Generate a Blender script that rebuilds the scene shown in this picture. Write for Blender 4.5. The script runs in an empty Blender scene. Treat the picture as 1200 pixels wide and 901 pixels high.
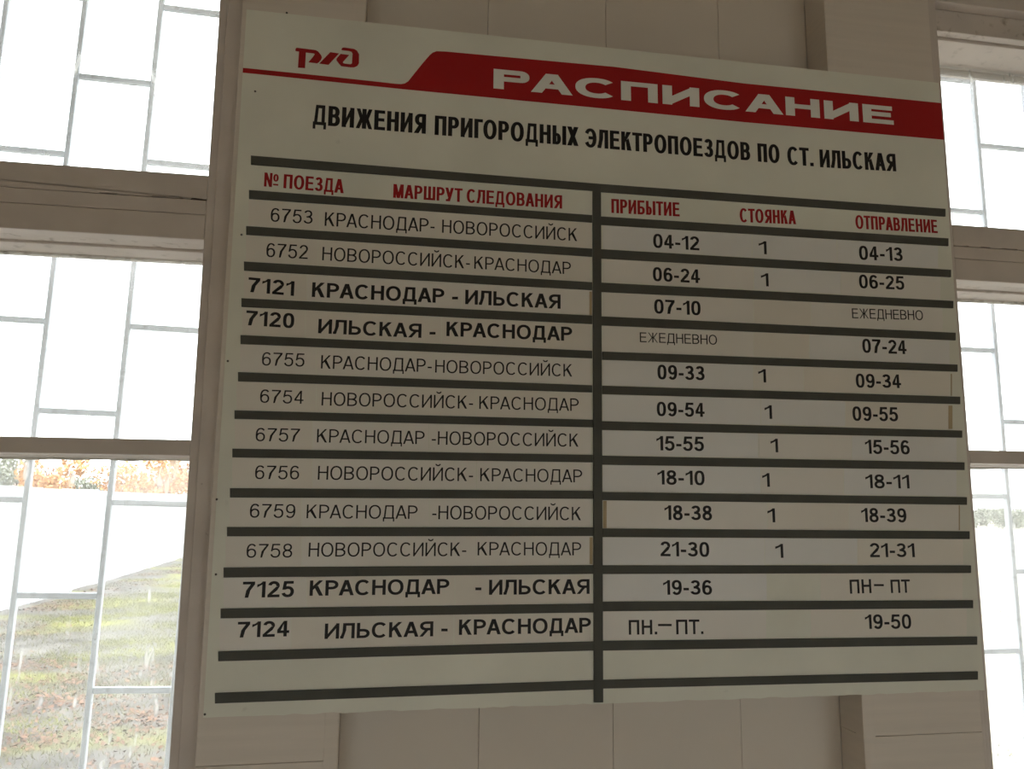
import bpy, bmesh, math, random
import numpy as np
from mathutils import Matrix, Vector
from mathutils.geometry import delaunay_2d_cdt

# ------------------------------------------------------------------ camera
# solved from the four corners of the 1.2 m wide board (focal 939.6 px at 1200 px width)
FPX = 939.6
CX, CY = 600.0, 450.5
ZT = 2.36                      # height of the board's top edge above the floor
RW = np.array([[0.9855175, -0.1693987, 0.0077024],
               [0.0324999, 0.1441060, -0.9890284],
               [0.1664301, 0.9749552, 0.1475244]])     # rows: camera right, down, forward in the room
CAM = np.array([0.21819, -1.20166, ZT - 0.75768])
sc = bpy.context.scene
col = sc.collection
cd = bpy.data.cameras.new('camera')
cam = bpy.data.objects.new('camera', cd)
col.objects.link(cam)
cd.sensor_fit = 'HORIZONTAL'
cd.sensor_width = 36.0
cd.lens = FPX * 36.0 / 1200.0
cd.clip_start = 0.05
cd.clip_end = 600
m = Matrix.Identity(4)
for i in range(3):
    m[i][0] = RW[0][i]; m[i][1] = -RW[1][i]; m[i][2] = -RW[2][i]; m[i][3] = CAM[i]
cam.matrix_world = m
sc.camera = cam

# ------------------------------------------------------------------ world, exposure
w = bpy.data.worlds.new('overcast_sky')
sc.world = w
w.use_nodes = True
bg = w.node_tree.nodes['Background']
bg.inputs[0].default_value = (0.96, 0.985, 1.0, 1)
bg.inputs[1].default_value = 3.4
sc.view_settings.view_transform = 'Standard'
sc.view_settings.look = 'None'
sc.view_settings.gamma = 1.0
sc.view_settings.use_curve_mapping = False
sc.view_settings.exposure = 0.6
sc.cycles.max_bounces = 10
sc.cycles.diffuse_bounces = 6
sc.cycles.transparent_max_bounces = 12
sc.cycles.sample_clamp_indirect = 6.0

rnd = random.Random(11)
GZ = -0.42                     # outside ground level below the hall floor


def ray(px, py):
    return RW.T @ np.array([(px - CX) / FPX, (py - CY) / FPX, 1.0])


def at(px, py, Y):             # point where a pixel's ray meets a plane parallel to the window wall
    d = ray(px, py)
    return CAM + d * ((Y - CAM[1]) / d[1])


def on_ground(px, py, Z=GZ):
    d = ray(px, py)
    return CAM + d * ((Z - CAM[2]) / d[2])


# ------------------------------------------------------------------ materials
def new_mat(name):
    mt = bpy.data.materials.new(name)
    mt.use_nodes = True
    nt = mt.node_tree
    return mt, nt, nt.nodes['Principled BSDF']


def plain(name, c, rough=0.5, spec=0.5, var=0.0, scale=8.0, bump=0.0, stretch=(1, 1, 1), metallic=0.0):
    mt, nt, b = new_mat(name)
    b.inputs['Roughness'].default_value = rough
    b.inputs['Specular IOR Level'].default_value = spec
    b.inputs['Metallic'].default_value = metallic
    b.inputs['Base Color'].default_value = (*c, 1)
    if var or bump:
        tc = nt.nodes.new('ShaderNodeTexCoord')
        mp = nt.nodes.new('ShaderNodeMapping')
        mp.inputs['Scale'].default_value = stretch
        n = nt.nodes.new('ShaderNodeTexNoise')
        n.inputs['Scale'].default_value = scale
        n.inputs['Detail'].default_value = 6
        nt.links.new(tc.outputs['Object'], mp.inputs[0])
        nt.links.new(mp.outputs[0], n.inputs['Vector'])
        if var:
            r = nt.nodes.new('ShaderNodeValToRGB')
            r.color_ramp.elements[0].position = 0.3
            r.color_ramp.elements[1].position = 0.7
            r.color_ramp.elements[0].color = (*[max(0, v * (1 - var)) for v in c], 1)
            r.color_ramp.elements[1].color = (*[min(1, v * (1 + var)) for v in c], 1)
            nt.links.new(n.outputs['Fac'], r.inputs[0])
            nt.links.new(r.outputs[0], b.inputs['Base Color'])
        if bump:
            bp = nt.nodes.new('ShaderNodeBump')
            bp.inputs['Strength'].default_value = bump
            bp.inputs['Distance'].default_value = 0.002
            nt.links.new(n.outputs['Fac'], bp.inputs['Height'])
            nt.links.new(bp.outputs[0], b.inputs['Normal'])
    return mt


def spotted(name, c, dirt, scale=40, lo=0.62, hi=0.74, rough=0.6, amount=0.8, stretch=(1, 1, 1)):
    mt, nt, b = new_mat(name)
    b.inputs['Roughness'].default_value = rough
    b.inputs['Specular IOR Level'].default_value = 0.3
    tc = nt.nodes.new('ShaderNodeTexCoord')
    mp = nt.nodes.new('ShaderNodeMapping'); mp.inputs['Scale'].default_value = stretch
    n = nt.nodes.new('ShaderNodeTexNoise'); n.inputs['Scale'].default_value = scale; n.inputs['Detail'].default_value = 8
    n2 = nt.nodes.new('ShaderNodeTexNoise'); n2.inputs['Scale'].default_value = scale * 0.15; n2.inputs['Detail'].default_value = 4
    r = nt.nodes.new('ShaderNodeMapRange')
    r.inputs[1].default_value = lo; r.inputs[2].default_value = hi; r.inputs[3].default_value = 0; r.inputs[4].default_value = amount
    r2 = nt.nodes.new('ShaderNodeValToRGB')
    r2.color_ramp.elements[0].position = .3; r2.color_ramp.elements[1].position = .7
    r2.color_ramp.elements[0].color = (*[v * .9 for v in c], 1); r2.color_ramp.elements[1].color = (*[min(1, v * 1.06) for v in c], 1)
    mx = nt.nodes.new('ShaderNodeMixRGB'); mx.inputs[2].default_value = (*dirt, 1)
    L = nt.links.new
    L(tc.outputs['Object'], mp.inputs[0]); L(mp.outputs[0], n.inputs['Vector']); L(mp.outputs[0], n2.inputs['Vector'])
    L(n.outputs['Fac'], r.inputs[0]); L(r.outputs[0], mx.inputs[0])
    L(n2.outputs['Fac'], r2.inputs[0]); L(r2.outputs[0], mx.inputs[1]); L(mx.outputs[0], b.inputs['Base Color'])
    return mt


def glass_mat(name, dirt_lo, dirt_hi, scale=3.0):
    mt = bpy.data.materials.new(name)
    mt.use_nodes = True
    nt = mt.node_tree
    nt.nodes.clear()
    N = nt.nodes.new
    L = nt.links.new
    out = N('ShaderNodeOutputMaterial')
    tr = N('ShaderNodeBsdfTransparent'); tr.inputs[0].default_value = (.97, .985, .98, 1)
    gl = N('ShaderNodeBsdfGlossy'); gl.inputs['Roughness'].default_value = .02
    fr = N('ShaderNodeFresnel'); fr.inputs[0].default_value = 1.45
    ge = N('ShaderNodeNewGeometry')
    io = N('ShaderNodeMapRange'); io.inputs[3].default_value = 1.45; io.inputs[4].default_value = 1 / 1.45
    L(ge.outputs['Backfacing'], io.inputs[0]); L(io.outputs[0], fr.inputs[0])     # same reflection from either face of the thin pane
    m1 = N('ShaderNodeMixShader')
    L(fr.outputs[0], m1.inputs[0]); L(tr.outputs[0], m1.inputs[1]); L(gl.outputs[0], m1.inputs[2])
    tl = N('ShaderNodeBsdfTranslucent'); tl.inputs[0].default_value = (.95, .95, .93, 1)
    df = N('ShaderNodeBsdfDiffuse'); df.inputs[0].default_value = (.75, .74, .7, 1)
    dm = N('ShaderNodeMixShader'); dm.inputs[0].default_value = .35
    L(tl.outputs[0], dm.inputs[1]); L(df.outputs[0], dm.inputs[2])
    tc = N('ShaderNodeTexCoord')
    mp = N('ShaderNodeMapping'); mp.inputs['Scale'].default_value = (1, 1, .35)
    n = N('ShaderNodeTexNoise'); n.inputs['Scale'].default_value = scale; n.inputs['Detail'].default_value = 9; n.inputs['Roughness'].default_value = .62
    L(tc.outputs['Object'], mp.inputs[0]); L(mp.outputs[0], n.inputs['Vector'])
    r = N('ShaderNodeMapRange'); r.inputs[1].default_value = .35; r.inputs[2].default_value = .7
    r.inputs[3].default_value = dirt_lo; r.inputs[4].default_value = dirt_hi
    L(n.outputs['Fac'], r.inputs[0])
    # specks and dried runs
    mp2 = N('ShaderNodeMapping'); mp2.inputs['Scale'].default_value = (1, 1, .22)
    n2 = N('ShaderNodeTexNoise'); n2.inputs['Scale'].default_value = 60; n2.inputs['Detail'].default_value = 3
    L(tc.outputs['Object'], mp2.inputs[0]); L(mp2.outputs[0], n2.inputs['Vector'])
    r2 = N('ShaderNodeMapRange'); r2.inputs[1].default_value = .635; r2.inputs[2].default_value = .73
    r2.inputs[3].default_value = 0; r2.inputs[4].default_value = .45
    L(n2.outputs['Fac'], r2.inputs[0])
    ad = N('ShaderNodeMath'); ad.operation = 'MAXIMUM'
    L(r.outputs[0], ad.inputs[0]); L(r2.outputs[0], ad.inputs[1])
    m2 = N('ShaderNodeMixShader')
    L(ad.outputs[0], m2.inputs[0]); L(m1.outputs[0], m2.inputs[1]); L(dm.outputs[0], m2.inputs[2])
    L(m2.outputs[0], out.inputs[0])
    return mt


M = dict(
    board=spotted('board_white', (.80, .80, .71), (.45, .43, .38), 30, .70, .78, .42, .35),
    card=plain('card_paper', (.80, .77, .72), .38, .45, .03, 5),
    card2=plain('card_paper_bluish', (.79, .785, .77), .36, .45, .03, 6),
    card3=plain('card_paper_warm', (.79, .75, .68), .38, .45, .03, 7),
    rail=plain('rail_graphite', (.082, .084, .074), .6, .25, .08, 20),
    black=plain('print_black', (.018, .016, .016), .55, .3),
    red=plain('print_red', (.38, .012, .014), .5, .25, .05, 6),
    redtext=plain('print_dark_red', (.35, .012, .015), .5, .25),
    white=plain('print_white', (.80, .79, .74), .45, .4),
    tape=plain('tape_tan', (.46, .36, .22), .5, .4, .1, 30),
    nail=plain('nail_dark', (.07, .06, .05), .5, .5),
    pvc=plain('pvc_panel', (.69, .625, .55), .42, .4, .025, 3, .0),
    casing=plain('casing_pvc', (.70, .635, .565), .42, .4, .03, 4, .15, (1, 1, 30)),
    paint=spotted('frame_paint', (.64, .575, .525), (.22, .17, .13), 70, .70, .78, .5, .6),
    paint2=spotted('frame_paint_weathered', (.64, .575, .525), (.20, .15, .10), 55, .58, .75, .6, .7),
    paint3=spotted('outer_frame_paint', (.64, .575, .525), (.34, .30, .26), 45, .58, .75, .6, .6),
    putty=spotted('putty_white', (.76, .75, .71), (.35, .32, .28), 60, .52, .7, .7, .7),
    core=plain('masonry', (.62, .60, .56), .9, .2, .05, 3),
    grille=spotted('grille_paint', (.72, .77, .85), (.32, .33, .36), 60, .58, .75, .5, .6),
    glass=glass_mat('dirty_pane', .03, .16),
    glass2=glass_mat('very_dirty_pane', .08, .28),
    clear=glass_mat('hall_pane', .02, .05),
    hallwall=plain('hall_wall', (.70, .63, .50), .8, .2, .03, 2),
    ceil=plain('hall_ceiling', (.44, .35, .25), .9, .2, .02, 2),
    floor=plain('hall_floor', (.50, .42, .33), .5, .4, .12, 6),
    fence=plain('fence_sheet', (.585, .595, .605), .5, .4, .06, 2, 0, (3, 3, .4)),
    fencepost=plain('fence_post', (.45, .46, .47), .6, .3),
    bark=plain('bark', (.13, .10, .08), .9, .2, .3, 20),
    grassblade=plain('grass_blade', (.17, .16, .07), .8, .2, .45, .9),
    moss=plain('moss_blade', (.27, .28, .06), .8, .2, .3, 1.2),
    litter=plain('leaf_litter', (.20, .11, .07), .8, .2, .5, 3),
    leaf_o=plain('leaf_orange', (.56, .31, .13), .7, .2, .3, 1.5),
    leaf_r=plain('leaf_russet', (.40, .22, .14), .7, .2, .3, 1.5),
    leaf_g=plain('leaf_grey_green', (.24, .25, .19), .8, .2, .35, 1.0),
    roof=plain('shed_roof', (.22, .23, .30), .6, .3, .1, 3),
    shedwall=plain('shed_wall', (.70, .70, .70), .8, .2, .05, 3),
)


# ------------------------------------------------------------------ mesh helpers
def link(name, me, mat=None, parent=None, kind=None, label=None, cat=None, group=None):
    o = bpy.data.objects.new(name, me)
    col.objects.link(o)
    if mat is not None and me is not None and len(me.materials) == 0:
        me.materials.append(mat)
    if parent is not None:
        o.parent = parent
    if kind: o['kind'] = kind
    if label: o['label'] = label
    if cat: o['category'] = cat
    if group: o['group'] = group
    return o


def empty(name, loc=(0, 0, 0), **k):
    o = link(name, None, **k)
    o.location = loc
    o.empty_display_size = .05
    return o


def mesh(name, v, f):
    me = bpy.data.meshes.new(name)
    me.from_pydata([tuple(map(float, p)) for p in v], [], f)
    me.update()
    return me


def box_data(x0, x1, y0, y1, z0, z1, b=0.0):
    bm = bmesh.new()
    bmesh.ops.create_cube(bm, size=1)
    for v in bm.verts:
        v.co = Vector((x0 + (x1 - x0) * (v.co.x + .5), y0 + (y1 - y0) * (v.co.y + .5), z0 + (z1 - z0) * (v.co.z + .5)))
    if b:
        bmesh.ops.bevel(bm, geom=bm.edges[:], offset=b, segments=2, affect='EDGES', profile=.5)
    return bm


def box(name, x0, x1, y0, y1, z0, z1, mat, parent=None, b=0.0, **k):
    bm = box_data(x0, x1, y0, y1, z0, z1, b)
    me = bpy.data.meshes.new(name)
    bm.to_mesh(me); bm.free()
    return link(name, me, mat, parent, **k)


def slab(name, pts, y0, y1, mat, parent=None, b=0.0, **k):
    """prism: outline pts [(x,z)..] in the wall plane, front at y0, back at y1"""
    bm = bmesh.new()
    vs = [bm.verts.new((p[0], y0, p[1])) for p in pts]
    f = bm.faces.new(vs)
    r = bmesh.ops.extrude_face_region(bm, geom=[f])
    for v in r['geom']:
        if isinstance(v, bmesh.types.BMVert):
            v.co.y = y1
    bmesh.ops.recalc_face_normals(bm, faces=bm.faces[:])
    if b:
        ed = [e for e in bm.edges if abs(e.verts[0].co.y - y0) < 1e-7 and abs(e.verts[1].co.y - y0) < 1e-7]
        bmesh.ops.bevel(bm, geom=ed, offset=b, segments=1, affect='EDGES')
    me = bpy.data.meshes.new(name)
    bm.to_mesh(me); bm.free()
    return link(name, me, mat, parent, **k)


def xz(px, py, Y=0.0):
    p = at(px, py, Y)
    return (p[0], p[2])


def zat(px, py, Y):
    return at(px, py, Y)[2]


# ------------------------------------------------------------------ the hall
X0, X1, YB, ZC = -2.6, 4.0, -4.6, 3.05
YC = .008                      # face of the window casings (the board is fixed to it)
YR = .073                      # face of the recessed panels between the windows
YO = .34                       # outside face of the wall
YF = .036                      # inner face of the window frames
YG = .160                      # glass
WL = (-1.20, -.048)            # glass opening of window_1
WR = (1.235, 2.387)            # glass opening of window_2
ZSILL = .86
ZHEAD = zat(1097, 1, YF)
ZB = 0.0

wn = empty('wall_north', (0, YR, 0), kind='structure', label='inside wall of pale plastic panels around the two windows')


def wbox(*a, **k):
    o = box(*a, **k)
    o.location = (0, -YR, 0)
    return o


fr = .045                      # frame width around the glass
for nm, a, b_ in (('pier', X0, WL[0] - fr), ('pier', WL[1] + fr, WR[0] - fr), ('pier', WR[1] + fr, X1)):
    wbox(nm, a, b_, YR + .008, YO, GZ, ZC, M['core'], wn)
for a, b_ in ((WL[0] - fr, WL[1] + fr), (WR[0] - fr, WR[1] + fr)):
    wbox('wall_below_window', a, b_, YR + .008, YO, GZ, ZSILL - .05, M['core'], wn)
    wbox('wall_above_window', a, b_, YR + .008, YO, ZHEAD + .04, ZC, M['core'], wn)
# panels: seams measured at .389 / .601 / .814
seams = [.181, .3885, .6005, .814, .988]
for a, b_ in zip(seams[:-1], seams[1:]):
    wbox('wall_panel', a + .0003, b_ - .0003, YR, YR + .008, 0, ZC, M['pvc'], wn, b=.0006)


def run_panels(a, b_, z0, z1):
    n = max(1, round((b_ - a) / .2125))
    for i in range(n):
        s = (b_ - a) / n
        wbox('wall_panel', a + i * s + .0003, a + (i + 1) * s - .0003, YR, YR + .008, z0, z1, M['pvc'], wn, b=.0006)


CW = .19
run_panels(X0, WL[0] - .04 - CW, 0, ZC)
run_panels(WR[1] + .04 + CW, X1, 0, ZC)
for a, b_ in ((WL[0] - .04, -.008), (1.197, WR[1] + .04)):
    run_panels(a, b_, 0, ZSILL - .06)
    run_panels(a, b_, ZHEAD + .10, ZC)

ZS = ZT - 1.114                # horizontal joint in the casings
casings = [(-.008, .181, 1), (.988, 1.197, -1), (WL[0] - .04 - CW, WL[0] - .04, 0), (WR[1] + .04, WR[1] + .04 + CW, 0)]
for i, (a, b_, side) in enumerate(casings):
    t = empty('trim_%d' % (i + 1), (a, YR, 0), kind='structure', label='wide pale window casing with a joint across it')
    for z0, z1 in ((0, ZS - .0003), (ZS + .0003, ZC)):
        o = box('casing_board', 0, b_ - a, YC - YR, 0, z0, z1, M['casing'], t, b=.0006)
    if side:
        cx = b_ - a if side > 0 else 0
        o = box('corner_profile', min(cx, cx - side * .019), max(cx, cx - side * .019), YC - YR - .0014, YC - YR, 0, ZC, M['casing'], t, b=.0006)
        o = box('corner_profile', min(cx, cx + side * .0014), max(cx, cx + side * .0014), YC - YR - .0014, YC - YR + .019, 0, ZC, M['casing'], t, b=.0005)

box('wall_west', X0 - .12, X0, YB, YO, GZ, ZC, M['hallwall'], kind='structure', label='plain cream side wall of the hall')
box('wall_east', X1, X1 + .12, YB, YO, GZ, ZC, M['hallwall'], kind='structure', label='plain cream side wall of the hall')
box('floor', X0 - .12, X1 + .12, YB - .2, YO, -.1, 0, M['floor'], kind='structure', label='brown floor of the waiting hall')
box('ceiling', X0 - .12, X1 + .12, YB - .2, YO, ZC, ZC + .1, M['ceil'], kind='structure', label='pale ceiling of the waiting hall')
# far side of the hall: a glazed front that lets daylight in behind the viewer
ws = empty('wall_south', (0, YB, 0), kind='structure', label='cream rear wall of the hall with two openings')
ops = [(-1.7, -.1), (1.9, 3.6)]
BZ0, BZ1 = .30, 1.90
xs = [X0] + [v for o in ops for v in o] + [X1]
for i in range(0, len(xs), 2):
    box('pier', xs[i], xs[i + 1], -.2, 0, GZ, ZC, M['hallwall'], ws)
for a, b_ in ops:
    box('wall_below_window', a, b_, -.2, 0, GZ, BZ0, M['hallwall'], ws)
    box('wall_above_window', a, b_, -.2, 0, BZ1, ZC, M['hallwall'], ws)
for i, (a, b_) in enumerate(ops):
    t = empty('window_%d_offscreen' % (i + 3), (a, YB, 0), kind='structure', label='large plain window in the rear wall')
    wd = b_ - a
    for x in (0, wd / 2 - .03, wd - .06):
        box('stile', x, x + .06, -.14, -.07, BZ0, BZ1, M['paint'], t, b=.004)
    for x in (.06, wd / 2 + .03):
        box('rail', x, x + wd / 2 - .09, -.14, -.07, BZ0, BZ0 + .06, M['paint'], t, b=.004)
        box('rail', x, x + wd / 2 - .09, -.14, -.07, BZ1 - .06, BZ1, M['paint'], t, b=.004)
        box('pane', x, x + wd / 2 - .09, -.108, -.104, BZ0 + .06, BZ1 - .06, M['clear'], t)


# ------------------------------------------------------------------ windows beside the board
def rough_strip(name, x0, x1, y0, y1, zt, h, amp, mat, parent, seed, up=False, n=70):
    """strip of old putty with an uneven free edge"""
    r = random.Random(seed)
    pts = []
    off = 0
    for i in range(n + 1):
        off = .7 * off + r.uniform(-amp, amp)
        x = x0 + (x1 - x0) * i / n
        pts.append((x, zt + (h + off) * (1 if up else -1)))
    outline = [(x0, zt)] + pts + [(x1, zt)]
    bm = bmesh.new()
    fr_ = [[bm.verts.new((x, y, z)) for (x, z) in pts] for y in (y0, y1)]
    tp = [[bm.verts.new((p[0], y, zt)) for p in pts] for y in (y0, y1)]
    for i in range(n):
        bm.faces.new((fr_[0][i], fr_[0][i + 1], tp[0][i + 1], tp[0][i]))
        bm.faces.new((fr_[1][i + 1], fr_[1][i], tp[1][i], tp[1][i + 1]))
        bm.faces.new((fr_[0][i + 1], fr_[0][i], fr_[1][i], fr_[1][i + 1]))
        bm.faces.new((tp[0][i], tp[0][i + 1], tp[1][i + 1], tp[1][i]))
    bmesh.ops.recalc_face_normals(bm, faces=bm.faces[:])
    me = bpy.data.meshes.new(name)
    bm.to_mesh(me); bm.free()
    return link(name, me, mat, parent)


def window(idx, gx, dz, inner, label):
    """gx: glass opening; inner: +1 when the board is on the +x side of the opening"""
    t = empty('window_%d' % idx, (gx[0], YF, ZSILL), kind='structure', label=label)
    O = Vector((gx[0], YF, ZSILL))

    def part(name, x0, x1, y0, y1, z0, z1, mat, b=.0015):
        return box(name, x0 - O.x, x1 - O.x, y0 - O.y, y1 - O.y, z0 - O.z, z1 - O.z, mat, t, b)
    g0, g1 = gx
    zh = ZHEAD
    # stiles with a raised outer strip
    part('stile', g0 - .04, g0, YF, YG + .02, ZSILL - .06, zh + .10, M['paint'])
    part('stile', g1, g1 + .04, YF, YG + .02, ZSILL - .06, zh + .10, M['paint'])
    part('stile_bead', g0 - .04, g0 - .013, YF - .006, YF, ZSILL - .06, zh + .10, M['paint'])
    part('stile_bead', g1 + .013, g1 + .04, YF - .006, YF, ZSILL - .06, zh + .10, M['paint'])
    # head: front board, sash rail below it, outer frame
    part('head_board', g0, g1, YF, YF + .024, zh, zh + .10, M['paint'])
    zr = zat(1097, 35, .06)
    part('top_rail', g0, g1, .0612, .080, zr, zh + .02, M['paint2'])
    zo = zat(1100, 48, .083) + .001
    part('outer_head', g0, g1, .0812, YG + .012, zo, zh + .02, M['paint3'])
    part('outer_head_bead', g0, g1, YG + .0125, YG + .02, zo - .014, zh, M['paint3'])
    # transom made of three boards with open cracks
    lv = [zat(240, y, YF) + dz for y in (205.7, 234.5, 251.7, 281)]
    zb = lv[1] + .0003 - O.z
    low = [(g0 - O.x, zb)]
    for px, hw in (((126, 11), (186, 9), (212, 3), (230, 6), (243, 2)) if idx == 1 else ((1128, 3), (1150, 6), (1178, 9))):
        xa, xb = at(px - hw, 232, YF)[0] - O.x, at(px + hw, 232, YF)[0] - O.x      # open slots where the rail has shrunk and chipped
        low += [(xa, zb), (xa + .001, zb + .0014), (xb - .001, zb + .0014), (xb, zb)]
    low.append((g1 - O.x, zb))
    slab('top_sash_rail', low + [(g1 - O.x, lv[0] - O.z), (g0 - O.x, lv[0] - O.z)], 0, .062 - O.y, M['paint'], t)
    part('transom', g0, g1, YF + .0008, .062, lv[2] + .0004, lv[1] - .0001, M['paint'])
    part('transom_board', g0, g1, YF, .062, lv[3], lv[2] - .0004, M['paint'])
    part('transom_core', g0, g1, .0622, .105, lv[3] + .0045, lv[0] - .002, M['paint2'])
    part('outer_transom', g0, g1, .1052, YG + .02, lv[3] + .0002, lv[0] - .004, M['paint3'])
    # glazing bar between middle and bottom panes
    mz = [zat(226, y, YF) + dz for y in (515.5, 534)]
    part('glazing_bar', g0, g1, YF, .060, mz[1], mz[0], M['paint'])
    part('glazing_bar_back', g0, g1, .0602, .112, mz[1] + .001, mz[0] - .001, M['paint2'])
    part('outer_glazing_bar', g0, g1, .1122, YG + .02, mz[1] + .0002, mz[0] + .002, M['paint3'])
    # bottom
    part('bottom_rail', g0, g1, YF, YG + .02, ZSILL - .06, ZSILL, M['paint'])
    part('sill_board', g0 - .02, g1 + .02, YF - .09, YF - .001, ZSILL - .05, ZSILL - .02, M['paint'], .004)
    # panes, 4 mm glass held in the frame
    for z0, z1 in ((ZSILL, mz[1]), (mz[0], lv[3]), (lv[0] - .003, zo)):
        part('pane', g0, g1, YG, YG + .004, z0, z1, M['glass2' if idx == 2 and z0 == ZSILL else 'glass'], 0)
    # putty runs on the room side of the glass
    s = idx * 10
    for k, (zt, h, up) in enumerate(((lv[3], .004, False), (mz[1], .003, False), (mz[0], .002, True))):
        p = rough_strip('putty', g0 - O.x, g1 - O.x, YG - .006 - O.y, YG - O.y, zt - O.z, h, .0011, M['putty'], t, s + k, up)
    return t, lv, mz, zo


w1, lv, mz, zo = window(1, WL, 0.0, 1, 'old painted window with dirty panes beside the number column of the timetable')
w2, lv2, mz2, zo2 = window(2, WR, .0095, -1, 'old painted window with dirty panes beside the departure column of the timetable')

# ------------------------------------------------------------------ security grilles outside the glass
YGR = .235


def grille(gx, xbar, pitch, z_odd, z_even, first_odd, label):
    t = empty('window_grille', (gx[0], YGR, ZSILL), label=label, cat='grille', group='window grilles')
    O = Vector((gx[0], YGR, ZSILL))
    zlo, zhi = ZSILL - .02, ZHEAD + .06
    wb, db = .0044, .006
    n0 = math.ceil((gx[0] - .035 - xbar) / pitch)
    n1 = math.floor((gx[1] + .035 - xbar) / pitch)
    xsb = [xbar + i * pitch for i in range(n0, n1 + 1)]
    vert = box_data(-wb, wb, -db, db, zlo - O.z, zhi - O.z, .002)
    me = bpy.data.meshes.new('upright'); vert.to_mesh(me); vert.free()
    for x in xsb:
        o = link('upright', me, M['grille'], t); o.location = (x - O.x, 0, 0)
    hb = box_data(0, pitch - 2 * wb, -db * .8, db * .8, -.005, .005, .002)
    me2 = bpy.data.meshes.new('crossbar'); hb.to_mesh(me2); hb.free()
    for k, x in enumerate(xsb[:-1]):
        i = n0 + k
        zs = z_odd if (i % 2 == 0) == first_odd else z_even
        for z in zs:
            o = link('crossbar', me2, M['grille'], t)
            o.location = (x + wb - O.x, 0, z - O.z)
    for z in (zlo, zhi):
        box('edge_bar', xsb[0] - O.x, xsb[-1] - O.x, -db, db, z - .006 - O.z, z + .006 - O.z, M['grille'], t, .002)
    return t



zs_odd = [2.497 - .298 * k for k in range(6)]
zs_even = [2.346 - .298 * k for k in range(5)]
gr1 = grille(WL, -.205, .1275, zs_odd, zs_even, True, 'pale metal grille in a brick pattern outside the window near the train numbers')
gr1.location.x -= .022; gr1.location.z += .019      # this grille hangs slightly out of square
gr1.rotation_euler = (0, .0217, 0)
grille(WR, 1.475, .1275, [z + .026 for z in zs_even], [z + .022 for z in zs_odd], True,
       'pale metal grille in a brick pattern outside the window near the departure times')

# ------------------------------------------------------------------ the timetable board
BO = Vector((0, 0, ZT - 1.0488))         # foot of the board
board = empty('timetable_board', BO, label='large white railway timetable board with red title band fixed between two windows', cat='notice board')


def P2(px, py):                          # pixel -> board coordinates (x right, z up from the board's foot)
    p = at(px, py, 0.0)
    return (p[0] - BO.x, p[2] - BO.z)


# crops in which the print was measured: origin and magnification
CR = {1: (280, 0, 2.727), 2: (680, 30, 2.609), 3: (270, 180, 2.727), 4: (270, 390, 2.727), 5: (240, 570, 2.553),
      6: (680, 210, 2.609), 7: (680, 400, 2.553), 8: (680, 580, 2.5), 0: (0, 0, 1.0), 9: (335, 45, 12.0)}


def G(c, x, y):
    ox, oy, s = CR[c]
    return ox + x / s, oy + y / s


def BP(c, x, y):
    return P2(*G(c, x, y))


# panel with a slightly chipped lower edge
rr = random.Random(5)
tl, tr, br, bl = P2(289, 11), P2(1100, 97), P2(1154, 809), P2(238, 841)
edge = []
for i in range(1, 90):
    u = i / 90
    k = rr.choice((0, 0, 0, .0006, .0012)) + rr.uniform(-.0005, .0005)
    edge.append((br[0] + (bl[0] - br[0]) * u, br[1] + (bl[1] - br[1]) * u + k))
slab('panel', [tl, tr, br] + edge + [bl], 0, YC, M['board'], board, label='white plastic sheet')

# red title band with its thin tail
band = [BP(1, 13, 217), BP(1, 260, 242), BP(1, 420, 259), BP(1, 500, 268), BP(1, 518, 269), BP(1, 530, 267), BP(1, 541, 260), BP(1, 560, 236),
        BP(1, 590, 199), BP(1, 610, 176), BP(1, 620, 168), BP(1, 632, 164), BP(1, 660, 165), BP(1, 1200, 214), BP(2, 500, 177), BP(2, 1103, 237),
        BP(2, 1112, 349), BP(2, 500, 295), BP(1, 1200, 350), BP(1, 525, 285), BP(1, 12, 232)]
slab('title_band', band, -.0004, 0, M['red'], board, label='red band under the title')

# railway emblem: three red strokes
lg = [
    [(135, 150), (150, 133), (190, 136), (420, 165), (455, 185), (495, 235), (507, 268), (492, 305), (462, 338), (440, 352), (330, 338),
     (318, 333), (345, 305), (380, 262), (408, 222), (395, 212), (282, 200), (270, 418), (170, 412), (186, 186), (135, 178)],
    [(468, 355), (625, 194), (748, 212), (600, 372)],
    [(770, 218), (890, 234), (805, 330), (802, 345), (830, 356), (905, 364), (928, 355), (938, 215), (925, 190), (895, 180), (785, 165), (782, 150),
     (800, 130), (830, 130), (960, 150), (1000, 172), (1030, 225), (1028, 350), (1005, 388), (960, 408), (910, 408), (780, 392), (750, 360),
     (712, 310), (712, 285)],
]
emb = empty('emblem', (0, 0, 0), parent=board)
for pl in lg:
    slab('emblem_stroke', [BP(9, x, y) for x, y in pl], -.0003, 0, M['redtext'], emb)

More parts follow.
